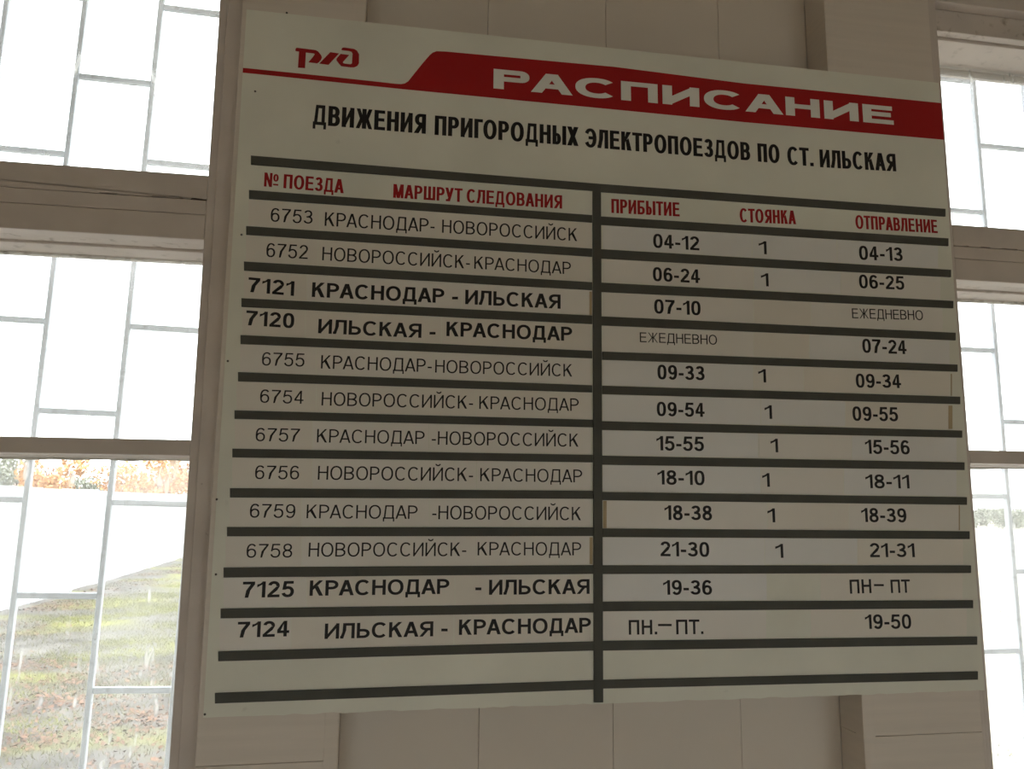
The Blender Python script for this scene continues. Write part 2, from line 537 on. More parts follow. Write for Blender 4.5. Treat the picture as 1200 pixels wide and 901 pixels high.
# grey guide rails: (crop, left x, top, bottom, crop, right x, top, bottom)
LB = [(3, 66, 8, 36, 1, 1156, 589.4, 613), (3, 60, 118, 145, 3, 1155, 198, 221), (3, 51, 233, 260, 3, 1155, 305, 330), (3, 44, 346, 374, 3, 1155, 412, 437),
      (3, 36, 463, 490, 3, 1155, 518, 545), (4, 33, 8, 36, 4, 1155, 58, 82), (4, 25, 126, 155, 4, 1155, 168, 191), (4, 14, 248, 275, 4, 1157, 278, 302),
      (4, 7, 370, 398, 4, 1157, 390, 414), (5, 76, 5, 33, 5, 1161, 13, 37), (5, 67, 121, 149, 5, 1162, 122, 148), (5, 57, 242, 272, 5, 1162, 235, 261),
      (5, 48, 365, 394, 5, 1163, 350, 376), (5, 41, 493, 522, 5, 1163, 463, 490), (5, 31, 617, 648, 5, 1165, 579, 606)]
RB = [(6, 62, 16, 40, 6, 1114, 92, 115), (6, 62, 115, 140, 6, 1123, 182, 205), (6, 62, 215, 243, 6, 1131, 278, 300), (6, 62, 317, 345, 6, 1138, 373, 395),
      (6, 62, 420, 447, 6, 1145, 470, 493), (7, 65, 31, 55, 7, 1126, 70, 91), (7, 65, 133, 158, 7, 1134, 166, 188), (7, 65, 239, 265, 7, 1140, 267, 288),
      (7, 65, 342, 369, 7, 1147, 362, 385), (7, 65, 450, 475, 7, 1154, 466, 489), (8, 65, 98, 123, 8, 1138, 106, 129), (8, 65, 206, 231, 8, 1142, 206, 228),
      (8, 65, 312, 340, 8, 1148, 308, 331), (8, 65, 427, 455, 8, 1160, 414, 438), (8, 65, 541, 566, 8, 1162, 516, 540)]
RT = .0028


def guide(bar):
    c, x, t, b, c2, x2, t2, b2 = bar
    slab('guide_rail', [BP(c, x, t), BP(c2, x2, t2), BP(c2, x2, b2), BP(c, x, b)], -RT, 0, M['rail'], board, b=.0004)


for bar in LB + RB:
    guide(bar)
vx = [BP(6, 37, 32), BP(6, 62, 34), BP(8, 66, 606), BP(8, 39, 606)]
slab('centre_rail', vx, -RT - .0003, 0, M['rail'], board, b=.0004)


def edge_y(bar, X, which):
    """full-picture y of a bar's top (0) or bottom (1) edge at picture column X"""
    c, x, t, b, c2, x2, t2, b2 = bar
    a = G(c, x, (t, b)[which]); d = G(c2, x2, (t2, b2)[which])
    return a[1] + (d[1] - a[1]) * (X - a[0]) / (d[0] - a[0])


# ---- lettering drawn as flat print; glyphs are laid out in units of the cap height
# style: (stem width, bar thickness, material, gap between letters)
STY = {'title': (.50, .235, 'white', .11), 'sub': (.20, .16, 'black', .13), 'head': (.19, .15, 'redtext', .13), 'thin': (.122, .105, 'black', .165),
       'bold': (.215, .17, 'black', .125), 'time': (.205, .16, 'black', .115), 'small': (.13, .11, 'black', .14), 'marker': (.175, .155, 'black', .2)}
GW = {'А': .92, 'Б': .82, 'В': .82, 'Г': .62, 'Д': .92, 'Е': .78, 'Ж': 1.16, 'З': .74, 'И': .86, 'Й': .86, 'К': .82, 'Л': .86, 'М': 1.0, 'Н': .84, 'О': .98,
      'П': .84, 'Р': .78, 'С': .92, 'Т': .80, 'У': .84, 'Х': .86, 'Ш': 1.14, 'Ы': 1.04, 'Ь': .78, 'Э': .90, 'Я': .84, '№': 1.35, '-': .36, '–': .8,
      '.': .16, ' ': .22, '1': .46}
for ch in '023456789':
    GW[ch] = .66


def glyph(ch, W, s, t):
    """polygons of one glyph in a W x 1 box (y up)"""
    P = []

    def R(x0, x1, y0, y1):
        P.append([(x0, y0), (x1, y0), (x1, y1), (x0, y1)])

    def D(xa, ya, xb, yb, wd):                       # slanted stroke cut level at both ends
        P.append([(xa, ya), (xa + wd, ya), (xb + wd, yb), (xb, yb)])

    def arc(cx, cy, rx, ry, a0, a1, n=18, e=2.35, ss=None, tt=None):
        ss = s if ss is None else ss
        tt = t if tt is None else tt

        def pt(a, ax, ay):
            c, q = math.cos(a), math.sin(a)
            return (cx + math.copysign(abs(c) ** (2 / e), c) * ax, cy + math.copysign(abs(q) ** (2 / e), q) * ay)
        ix, iy = max(rx - ss, .01), max(ry - tt, .01)
        for k in range(n):
            b0 = math.radians(a0 + (a1 - a0) * k / n); b1 = math.radians(a0 + (a1 - a0) * (k + 1) / n)
            P.append([pt(b0, rx, ry), pt(b1, rx, ry), pt(b1, ix, iy), pt(b0, ix, iy)])

    def bowl(x0, x1, y0, y1, left=False, sw=None):   # D shaped bowl closing on a stem
        sw = s if sw is None else sw
        h = (y1 - y0) / 2
        r = min(abs(x1 - x0) * .62, h * 1.5)
        if not left:
            cx = x1 - r
            R(x0, cx, y0, y0 + t); R(x0, cx, y1 - t, y1)
            arc(cx, y0 + h, r, h, -90, 90, 14, 2.2, sw)
        else:
            cx = x0 + r
            R(cx, x1, y0, y0 + t); R(cx, x1, y1 - t, y1)
            arc(cx, y0 + h, r, h, 90, 270, 14, 2.2, sw)
    d = s * 1.08
    m = .5
    if ch == 'А':
        D(0, 0, W / 2 - d * .55, 1, d); D(W - d, 0, W / 2 - d * .45, 1, d)
        k = .24
        R(k * (W / 2 - d * .5) + d * .7, W - k * (W / 2 - d * .5) - d * .7, .24, .24 + t)
    elif ch == 'Б':
        R(0, s, 0, 1); R(0, W * .94, 1 - t, 1); bowl(s * .5, W, 0, .58)
    elif ch == 'В':
        R(0, s, 0, 1); bowl(s * .5, W * .95, .5 - t * .42, 1); bowl(s * .5, W, 0, .5 + t * .58)
    elif ch == 'Г':
        R(0, s, 0, 1); R(0, W, 1 - t, 1)
    elif ch == 'Д':
        f = .20
        q = min(s, W * .25)
        R(0, W, 0, t)
        R(0, q * .8, -f, t); R(W - q * .8, W, -f, t)
        R(W - q * 1.45, W - q * .45, 0, 1); R(W * .19, W - q * .45, 1 - t, 1)
        P.append([(W * .07, t * .5), (W * .07 + q, t * .5), (W * .19 + q * .9, 1), (W * .19, 1)])
    elif ch == 'Е':
        R(0, s, 0, 1); R(0, W, 0, t); R(0, W * .97, 1 - t, 1); R(0, W * .92, .52 - t / 2, .52 + t / 2)
    elif ch == 'Ж':
        c = W / 2
        R(c - s / 2, c + s / 2, 0, 1)
        for sg in (-1, 1):
            for y0, y1 in ((.5, 1), (.5, 0)):
                xo = c + sg * (W / 2 - d * .4) * (1 if y1 == 0 else .95); xi = c + sg * s * .6
                P.append([(xi - d * .4, .5), (xi + d * .4, .5), (xo + d * .4, y1), (xo - d * .4, y1)])
            R(min(c, c + sg * s * .9), max(c, c + sg * s * .9), .5 - t / 2, .5 + t / 2)
    elif ch == 'З' or ch == '3':
        e = .26
        arc(W * .48, 1 - e, W * .46, e, 165, -90, 16, 2.2)
        arc(W * .48, .5 - e + .03 + t * .12, W * .52, .27 + t * .1, 90, -165, 16, 2.2)
        R(W * .30, W * .52, .5 - t * .45, .5 + t * .55)
    elif ch in 'ИЙ':
        R(0, s, 0, 1); R(W - s, W, 0, 1)
        n = (s + t) / 2 * math.sqrt(1 + 1 / W ** 2)
        P.append([(s * .8, 0), (s * .8, n), (W - s * .8, 1), (W - s * .8, 1 - n)])
        if ch == 'Й':
            arc(W / 2, 1.26, W * .27, .17, 180, 360, 10, 2.0, min(s, W * .12), min(t, .1))
    elif ch == 'К':
        R(0, s, 0, 1)
        n = (s + t) / 2 * 1.3
        P.append([(s * .8, .34), (s * .8, .34 + n), (W * .97 - d * 1.15, 1), (W * .97, 1)])
        P.append([(W - d * 1.12, 0), (W, 0), (s * .8 + (W - s) * .36 + d * .5, .66), (s * .8 + (W - s) * .22, .52)])
    elif ch == 'Л':
        R(W - s, W, 0, 1); R(W * .18, W, 1 - t, 1); R(0, s * .6, 0, t)
        P.append([(0.0, 0), (s * .95, 0), (W * .18 + s, .55), (W * .18 + s, 1), (W * .18, 1), (W * .15, .45)])
    elif ch == 'М':
        R(0, s, 0, 1); R(W - s, W, 0, 1)
        c = W / 2
        D(c - d * .5, 0, s * .1, 1, d); D(c - d * .5, 0, W - s * .1 - d, 1, d)
    elif ch == 'Н':
        R(0, s, 0, 1); R(W - s, W, 0, 1); R(0, W, .53 - t / 2, .53 + t / 2)
    elif ch in 'О0':
        arc(W / 2, .5, W / 2, .515, 0, 360, 32, 2.2 if ch == 'О' else 2.5)
    elif ch == 'П':
        R(0, s, 0, 1); R(W - s, W, 0, 1); R(0, W, 1 - t, 1)
    elif ch == 'Р':
        R(0, s, 0, 1); bowl(s * .5, W, .40, 1)
    elif ch == 'С':
        arc(W * .52, .5, W * .52, .515, 42, 318, 26, 2.2)
    elif ch == 'Т':
        R(W / 2 - s / 2, W / 2 + s / 2, 0, 1); R(0, W, 1 - t, 1)
    elif ch == 'У':
        D(W * .5 - d * .55, .30, 0, 1, d); D(W * .22, 0, W - d, 1, d); R(W * .08, W * .22 + d * .7, 0, t)
    elif ch == 'Х':
        D(0, 0, W - d * 1.05, 1, d * 1.05); D(W - d * 1.05, 0, 0, 1, d * 1.05)
    elif ch == 'Ш':
        R(0, s, 0, 1); R(W - s, W, 0, 1); R(W / 2 - s / 2, W / 2 + s / 2, 0, 1); R(0, W, 0, t)
    elif ch == 'Ы':
        R(0, s, 0, 1); bowl(s * .5, W - s * 1.35, 0, .60); R(W - s, W, 0, 1)
    elif ch == 'Ь':
        R(0, s, 0, 1); bowl(s * .5, W, 0, .60)
    elif ch == 'Э':
        arc(W * .46, .5, W * .54, .515, 150, -150, 26, 2.2); R(W * .3, W - s * .5, .51 - t / 2, .51 + t / 2)
    elif ch == 'Я':
        R(W - s, W, 0, 1); bowl(0.02, W - s * .5, .40, 1, True); D(-.02, 0, W * .42, .46, d * 1.05)
    elif ch == '№':
        w2 = W * .56
        R(0, s * .9, 0, 1); R(w2 - s * .9, w2, 0, 1); D(w2 - s * .95, 0, 0, 1, s * .95)
        arc(W * .81, .68, W * .19, .27, 0, 360, 20, 2.2, s * .75, t * .7); R(W * .63, W * .99, .14, .14 + t * .75)
    elif ch == '-':
        R(0, W, .30, .30 + t * 1.05)
    elif ch == '–':
        R(0, W, .48, .48 + t * .95)
    elif ch == '.':
        k = max(s, .17); R(0, k, 0, t * 1.2)
    elif ch == '1':
        R(W - s, W, 0, 1)
        P.append([(0, .63), (W - s, .80), (W - s * .2, 1), (W - s * .75, 1), (W * .32, .85), (0, .63 + t * 1.1)])
    elif ch == '2':
        arc(W * .5, .72, W * .48, .29, 172, -12, 18, 2.1)
        P.append([(0, 0), (0, t * .9), (W * .98 - s, .66), (W * .98, .68), (W * .80, .44), (s * 1.15, t * .9)])
        R(0, W, 0, t)
    elif ch == '4':
        R(W * .80 - s, W * .80, 0, 1); R(0, W, .22, .22 + t)
        P.append([(0, .22 + t * .5), (0, .22 + t * 1.25), (W * .80 - s * 1.0, 1), (W * .80 - s * .2, 1), (W * .80 - s, .80), (s * .95, .22 + t * .8)])
    elif ch == '5':
        arc(W * .48, .33, W * .52, .345, 128, -165, 22, 2.2); R(W * .16, W * .95, 1 - t, 1)
        P.append([(W * .02, .46), (W * .02 + s * .95, .46), (W * .15 + s * .95, 1), (W * .14, 1)])
    elif ch == '6':
        arc(W * .51, .325, W * .49, .335, 0, 360, 26, 2.2)
        arc(W * .53, .5, W * .53, .515, 42, 205, 18, 2.3)
    elif ch == '9':
        arc(W * .49, .675, W * .49, .335, 0, 360, 26, 2.2)
        arc(W * .47, .5, W * .53, .515, 25, -138, 18, 2.3)
    elif ch == '7':
        R(0, W, 1 - t, 1)
        P.append([(W * .20, 0), (W * .20 + s * 1.02, 0), (W * .42 + s * .75, .45), (W, 1 - t), (W, 1 - t * .6), (W - s * 1.0, 1 - t * .6), (W * .30, .45)])
    elif ch == '8':
        arc(W * .5, .745, W * .45, .265, 0, 360, 24, 2.2); arc(W * .5, .275, W * .5, .29, 0, 360, 24, 2.2)
    return P


def kern(p, q):
    f = 1.0
    if p in 'АТГУХ' or q in 'АТУХЛ':
        f = .55
    if (p, q) in (('Р', 'А'), ('Г', 'О'), ('Т', 'О')):
        f = .3
    return f


def text(parent, st, c, xl, yl, xr, yr, cap, sty, y=-.0005):
    s, t, mt, gap = STY[sty]
    a, b, tp = BP(c, xl, yl), BP(c, xr, yr), BP(c, xl, yl - cap)
    H = math.hypot(tp[0] - a[0], tp[1] - a[1])
    W = (b[0] - a[0]) / H                            # measured width in cap heights
    if st in '-–':
        nat = GW[st]
    else:
        nat = sum(GW[ch] for ch in st) + sum(gap * kern(p, q) for p, q in zip(st, st[1:]))
    k = W / nat
    x = 0.0
    V, F = [], []
    for ci, ch in enumerate(st):
        gw = GW[ch] * k
        if ch != ' ':
            pts, fc = [], []
            for poly in glyph(ch, gw, s, t):
                ar = sum(p[0] * q[1] - q[0] * p[1] for p, q in zip(poly, poly[1:] + poly[:1]))
                if abs(ar) < 1e-7:
                    continue
                if ar < 0:
                    poly = poly[::-1]
                fc.append(list(range(len(pts), len(pts) + len(poly))))
                pts += [Vector(p) for p in poly]
            ov, _, of, _, _, src = delaunay_2d_cdt(pts, [], fc, 0, 1e-5)      # one sheet, no doubled faces
            i0 = len(V)
            for (u, v) in ov:
                q = (x + u) / W
                V.append((a[0] + (b[0] - a[0]) * q, y, a[1] + (b[1] - a[1]) * q + H * v))
            F += [[i0 + e for e in f] for f, o_ in zip(of, src) if o_]
        x += gw + gap * k * (kern(ch, st[ci + 1]) if ci + 1 < len(st) else 0)
    me = bpy.data.meshes.new('lettering')
    me.from_pydata(V, [], F)
    bm = bmesh.new(); bm.from_mesh(me)
    bm.normal_update()
    for f in bm.faces:
        if f.normal.y > 0:
            f.normal_flip()
    bm.to_mesh(me); bm.free()
    link('lettering', me, M[mt], parent)


tb = [o for o in board.children if o.name.startswith('title_band')][0]
ox, oy = G(1, 813, 283); ex, ey = G(2, 958, 304)
text(tb, 'РАСПИСАНИЕ', 0, ox, oy, ex, ey, 23.0, 'title', -.0008)
sx = [('ДВИЖЕНИЯ', 1, 236, 398, 597, 428, 64), ('ПРИГОРОДНЫХ', 1, 625, 431, 1085, 467, 62), ('ЭЛЕКТРОПОЕЗДОВ', 2, 15, 371, 520, 413, 57),
      ('ПО', 2, 543, 416, 610, 421, 56), ('СТ.', 2, 634, 425, 709, 430, 55), ('ИЛЬСКАЯ', 2, 733, 433, 966, 446, 54)]
for a in sx:
    text(board, *a, 'sub', -.0003)
for a in [('№ ПОЕЗДА', 3, 107, 105, 362, 127, 45), ('МАРШРУТ СЛЕДОВАНИЯ', 3, 520, 141, 1060, 176, 44), ('ПРИБЫТИЕ', 6, 95, 103, 304, 114, 43),
          ('СТОЯНКА', 6, 488, 131, 660, 138, 42), ('ОТПРАВЛЕНИЕ', 6, 842, 151, 1093, 165, 41)]:
    text(board, *a, 'head', -.0003)

# ---- paper cards in the rows: left part (crop, split 1, split 2) and right part
KL = [(3, 285, 655), (3, 280, 772), (3, 245, 740), (3, 240, 675), (4, 275, 648), (4, 275, 785), (4, 262, 634), (4, 262, 787), (5, 290, 672), (5, 290, 810), (5, 305, 748), (5, 258, 745)]
KR = [(6, 525, 785), (6, 530, 797), (6, 530, 705), (6, 530, 700), (7, 518, 668), (7, 540, 793), (7, 533, 812), (7, 540, 788), (8, 548, 787), (8, 540, 812), (8, 547, 703), (8, 545, 675)]
TL = [
    [[('6753', 3, 128, 217, 262, 225, 43, 'thin')], [('КРАСНОДАР-', 3, 301, 231, 652, 252, 44, 'thin')], [('НОВОРОССИЙСК', 3, 676, 253, 1108, 280, 42, 'thin')]],
    [[('6752', 3, 114, 330, 247, 337, 44, 'thin')], [('НОВОРОССИЙСК-', 3, 293, 341, 765, 368, 43, 'thin')], [('КРАСНОДАР', 3, 779, 368, 1088, 386, 40, 'thin')]],
    [[('7121', 3, 56, 442, 203, 455, 47, 'bold')], [('КРАСНОДАР', 3, 260, 458, 683, 478, 47, 'bold'), ('-', 3, 708, 480, 727, 480, 47, 'bold')], [('ИЛЬСКАЯ', 3, 750, 481, 1055, 496, 46, 'bold')]],
    [[('7120', 3, 49, 548, 203, 558, 47, 'bold')], [('ИЛЬСКАЯ', 3, 280, 574, 610, 589, 46, 'bold'), ('-', 3, 636, 592, 655, 592, 46, 'bold')], [('КРАСНОДАР', 3, 690, 583, 1092, 599, 46, 'bold')]],
    [[('6755', 4, 100, 104, 236, 108, 42, 'thin')], [('КРАСНОДАР-', 4, 289, 114, 643, 126, 43, 'thin')], [('НОВОРОССИЙСК', 4, 654, 127, 1092, 140, 41, 'thin')]],
    [[('6754', 4, 94, 223, 233, 227, 42, 'thin')], [('НОВОРОССИЙСК-', 4, 291, 232, 775, 243, 43, 'thin')], [('КРАСНОДАР', 4, 795, 243, 1113, 250, 41, 'thin')]],
    [[('6757', 4, 80, 346, 221, 348, 42, 'thin')], [('КРАСНОДАР', 4, 276, 350, 620, 356, 43, 'thin')], [('-НОВОРОССИЙСК', 4, 643, 357, 1112, 364, 43, 'thin')]],
    [[('6756', 4, 78, 467, 219, 468, 43, 'thin')], [('НОВОРОССИЙСК-', 4, 279, 469, 775, 474, 44, 'thin')], [('КРАСНОДАР', 4, 798, 474, 1124, 478, 42, 'thin')]],
    [[('6759', 5, 134, 93, 270, 94, 41, 'thin')], [('КРАСНОДАР', 5, 304, 95, 636, 97, 41, 'thin')], [('-НОВОРОССИЙСК', 5, 680, 98, 1125, 101, 41, 'thin')]],
    [[('6758', 5, 124, 213, 261, 212, 41, 'thin')], [('НОВОРОССИЙСК-', 5, 310, 210, 782, 208, 42, 'thin')], [('КРАСНОДАР', 5, 816, 206, 1126, 206, 40, 'thin')]],
    [[('7125', 5, 112, 333, 266, 330, 48, 'bold')], [('КРАСНОДАР', 5, 313, 327, 731, 321, 46, 'bold')], [('-', 5, 809, 324, 827, 324, 46, 'bold'), ('ИЛЬСКАЯ', 5, 850, 324, 1151, 321, 45, 'bold')]],
    [[('7124', 5, 97, 452, 252, 448, 47, 'bold')], [('ИЛЬСКАЯ', 5, 358, 456, 683, 448, 46, 'bold'), ('-', 5, 707, 447, 726, 447, 46, 'bold')], [('КРАСНОДАР', 5, 760, 444, 1155, 437, 46, 'bold')]],
]
TR = [
    [[('04-12', 6, 223, 209, 364, 218, 42, 'time')], [('1', 6, 546, 229, 570, 230, 40, 'time')], [('04-13', 6, 853, 246, 986, 251, 42, 'time')]],
    [[('06-24', 6, 222, 311, 366, 318, 42, 'time')], [('1', 6, 553, 327, 576, 328, 40, 'time')], [('06-25', 6, 853, 333, 991, 338, 41, 'time')]],
    [[('07-10', 6, 226, 410, 368, 416, 43, 'time')], [], [('ЕЖЕДНЕВНО', 6, 831, 425, 1048, 431, 30, 'small')]],
    [[('ЕЖЕДНЕВНО', 6, 182, 498, 418, 506, 30, 'small')], [], [('07-24', 6, 863, 530, 998, 535, 42, 'time')]],
    [[('09-33', 7, 231, 113, 372, 117, 43, 'time')], [('1', 7, 533, 123, 556, 123, 40, 'time')], [('09-34', 7, 825, 138, 960, 140, 41, 'time')]],
    [[('09-54', 7, 229, 223, 372, 226, 42, 'time')], [('1', 7, 552, 232, 574, 232, 41, 'time')], [('09-55', 7, 815, 237, 951, 239, 42, 'time')]],
    [[('15-55', 7, 228, 326, 370, 328, 43, 'time')], [('1', 7, 570, 332, 592, 332, 41, 'time')], [('15-56', 7, 853, 336, 986, 338, 42, 'time')]],
    [[('18-10', 7, 231, 428, 372, 430, 43, 'time')], [('1', 7, 545, 435, 567, 435, 41, 'time')], [('18-11', 7, 854, 439, 985, 440, 41, 'time')]],
    [[('18-38', 8, 247, 73, 386, 74, 43, 'time')], [('1', 8, 549, 80, 571, 80, 41, 'time')], [('18-39', 8, 824, 79, 956, 80, 41, 'time')]],
    [[('21-30', 8, 235, 179, 378, 181, 43, 'time')], [('1', 8, 572, 184, 595, 184, 41, 'time')], [('21-31', 8, 849, 182, 980, 182, 41, 'time')]],
    [[('19-36', 8, 243, 292, 386, 292, 43, 'time')], None, [('ПН', 8, 790, 289, 853, 287, 41, 'marker'), ('–', 8, 861, 286, 890, 286, 40, 'marker'), ('ПТ', 8, 910, 287, 967, 286, 39, 'marker')]],
    [[('ПН.', 8, 142, 409, 224, 408, 43, 'marker'), ('–', 8, 228, 405, 268, 405, 44, 'marker'), ('ПТ.', 8, 281, 408, 360, 407, 43, 'marker')], None, [('19-50', 8, 835, 392, 970, 391, 42, 'time')]],
]


def card(bar_a, bar_b, xa, xb, ga, gb, texts, mat):
    """paper card between two rails; xa/xb picture columns of its ends at the card's mid height"""
    ya, yb = edge_y(bar_a, xa, 1) + ga, edge_y(bar_a, xb, 1) + ga
    za, zb = edge_y(bar_b, xa, 0) - gb, edge_y(bar_b, xb, 0) - gb
    pts = [P2(xa + .4, ya), P2(xb - .4, yb), P2(xb - .4, zb), P2(xa + .4, za)]
    o = slab('paper_card', pts, -.0003, 0, mat, board)
    for tx in texts or []:
        text(o, *tx)


pal = [M['card'], M['card3'], M['card2']]
for r in range(12):
    a, b = LB[r + 1], LB[r + 2]
    xl = G(b[0], b[1], 0)[0] + rr.uniform(1, 3)
    c, s1, s2 = KL[r]
    s1 = G(c, s1, 0)[0]; s2 = G(c, s2, 0)[0]
    xe = G(5, 1158, 0)[0] - rr.uniform(0, 2)
    mt = pal[rr.choice((0, 0, 1))]
    for k, (x0, x1) in enumerate(((xl, s1), (s1, s2), (s2, xe))):
        card(a, b, x0, x1, .4, rr.uniform(.4, 1.6), TL[r][k], mt if k else pal[rr.choice((0, 1))])
    a, b = RB[r + 1], RB[r + 2]
    c, s1, s2 = KR[r]
    s1 = G(c, s1, 0)[0]; s2 = G(c, s2, 0)[0]
    xe = G(b[4], b[5], 0)[0] - rr.choice((8, 11, 14))
    x00 = G(7, 65, 0)[0] + (5 if r == 8 else .6)
    for k, (x0, x1) in enumerate(((x00, s1), (s1, s2), (s2, xe))):
        if TR[r][k] is None:
            continue
        card(a, b, x0, x1, .4, rr.uniform(.4, 1.8), TR[r][k], pal[rr.choice((0, 0, 2, 2, 1))])
# old yellowed tape where cards end short
for c, x0, x1, t, b in ((7, 1101, 1113, 192, 262), (8, 67, 77, 17, 97), (3, 1147, 1155, 441, 516), (5, 1151, 1160, 152, 232)):
    slab('tape_strip', [BP(c, x0, t), BP(c, x1, t), BP(c, x1, b), BP(c, x0, b)], -.0005, 0, M['tape'], board)
for c, x, t, b in ((7, 1110, 97, 163), (8, 1110, 30, 103)):
    slab('tape_strip', [BP(c, x - 1.5, t), BP(c, x + 1.5, t), BP(c, x + 1.5, b), BP(c, x - 1.5, b)], -.0005, 0, M['tape'], board)
# nail heads down the edge
for px, py in ((299, 107), (283, 275), (267, 423), (254, 585), (253, 673), (240, 837), (336, 15)):
    x, z = P2(px, py)
    bm = bmesh.new()
    bmesh.ops.create_cone(bm, cap_ends=True, segments=10, radius1=.0018, radius2=.0012, depth=.0012)
    me = bpy.data.meshes.new('nail'); bm.to_mesh(me); bm.free()
    o = link('nail', me, M['nail'], board)
    o.location = (x, -.0004, z); o.rotation_euler = (math.pi / 2, 0, 0)

# ------------------------------------------------------------------ outside
# ground
mt, nt, b = new_mat('rough_ground')
b.inputs['Roughness'].default_value = .95
b.inputs['Specular IOR Level'].default_value = .1
tc = nt.nodes.new('ShaderNodeTexCoord')
L = nt.links.new


def noise(scale, detail, stretch):
    mp = nt.nodes.new('ShaderNodeMapping'); mp.inputs['Scale'].default_value = stretch
    n = nt.nodes.new('ShaderNodeTexNoise'); n.inputs['Scale'].default_value = scale; n.inputs['Detail'].default_value = detail
    L(tc.outputs['Object'], mp.inputs[0]); L(mp.outputs[0], n.inputs['Vector'])
    return n


def ramp(n, p0, c0, p1, c1):
    r = nt.nodes.new('ShaderNodeValToRGB')
    r.color_ramp.elements[0].position = p0; r.color_ramp.elements[1].position = p1
    r.color_ramp.elements[0].color = (*c0, 1); r.color_ramp.elements[1].color = (*c1, 1)
    L(n.outputs['Fac'], r.inputs[0])
    return r


base = ramp(noise(1.6, 12, (1, 1, 1)), .35, (.075, .068, .062), .68, (.20, .185, .17))
mossf = ramp(noise(.55, 10, (.6, 1.1, 1)), .52, (0, 0, 0), .64, (1, 1, 1))
mx = nt.nodes.new('ShaderNodeMixRGB'); mx.inputs[2].default_value = (.22, .22, .06, 1)
L(mossf.outputs[0], mx.inputs[0]); L(base.outputs[0], mx.inputs[1])
dry = nt.nodes.new('ShaderNodeMixRGB'); dry.inputs[2].default_value = (.44, .40, .33, 1)
# dry field beyond the yard: blend by position to the east
sp = nt.nodes.new('ShaderNodeSeparateXYZ'); L(tc.outputs['Object'], sp.inputs[0])
mr = nt.nodes.new('ShaderNodeMapRange'); mr.inputs[1].default_value = 2; mr.inputs[2].default_value = 6
L(sp.outputs[0], mr.inputs[0])
nz = noise(.35, 8, (.5, 1.5, 1))
mm = nt.nodes.new('ShaderNodeMath'); mm.operation = 'MULTIPLY'
mr2 = nt.nodes.new('ShaderNodeMapRange'); mr2.inputs[1].default_value = .3; mr2.inputs[2].default_value = .55; mr2.inputs[3].default_value = .35
L(nz.outputs['Fac'], mr2.inputs[0])
L(mr.outputs[0], mm.inputs[0]); L(mr2.outputs[0], mm.inputs[1])
L(mm.outputs[0], dry.inputs[0]); L(mx.outputs[0], dry.inputs[1])
L(dry.outputs[0], b.inputs['Base Color'])
ng = 60
gv, gf = [], []
for j in range(ng + 1):
    for i in range(ng + 1):
        u = (i / ng - .35); v = j / ng
        x = u * (30 + 260 * v * v); y = YO + v * 14 + 230 * v ** 3
        z = 0 if j == 0 else .03 * math.sin(x * 1.7 + y * .6) * math.sin(y * 1.1) * min(1, (y - YO) / 4)
        gv.append((x, y, z))
for j in range(ng):
    for i in range(ng):
        a = j * (ng + 1) + i
        gf.append((a, a + 1, a + ng + 2, a + ng + 1))
gme = mesh('ground', gv, gf)
gme.polygons.foreach_set('use_smooth', [True] * len(gme.polygons))
g = link('ground', gme, mt, kind='structure', label='rough yard ground with moss and worn soil outside the windows')
g.location = (0, 0, GZ)
box('surrounding_land', -600, 600, -600, 600, GZ - 1.0, GZ - .06, mt, kind='structure', label='open land stretching away around the station')

box('platform', -40, 40, -30, YB - .2, -.25, -.12, plain('platform_concrete', (.42, .41, .38), .9, .2, .1, 2), kind='structure', label='concrete platform on the far side of the hall')

# grass, moss and leaf litter
nr = np.random.default_rng(3)


def blades(name, pts, h, wd, mat, label, cat):
    n = len(pts)
    ang = nr.uniform(0, 2 * np.pi, n)
    hh = h * nr.uniform(.5, 1.4, n)
    dx, dy = np.cos(ang) * wd, np.sin(ang) * wd
    lean = nr.normal(0, .6, (n, 2)) * hh[:, None]
    v = np.zeros((n, 3, 3))
    v[:, 0] = np.c_[pts[:, 0] - dx, pts[:, 1] - dy, np.zeros(n) - .005]
    v[:, 1] = np.c_[pts[:, 0] + dx, pts[:, 1] + dy, np.zeros(n) - .005]
    v[:, 2] = np.c_[pts[:, 0] + lean[:, 0], pts[:, 1] + lean[:, 1], hh]
    me = bpy.data.meshes.new(name)
    me.from_pydata(v.reshape(-1, 3).tolist(), [], np.arange(n * 3).reshape(-1, 3).tolist())
    o = link(name, me, mat, kind='stuff', label=label, cat=cat)
    o.location = (0, 0, GZ + .01)
    return o


def scatter(n, clump, x0, x1, y0, y1):
    c = np.c_[nr.uniform(x0, x1, n // clump), nr.uniform(y0, y1, n // clump)]
    k = nr.integers(0, len(c), n)
    q = c[k] + nr.normal(0, .22, (n, 2)) * np.array([1.6, 1])
    return q[(q[:, 0] > -6.12) & (q[:, 1] > 1)]


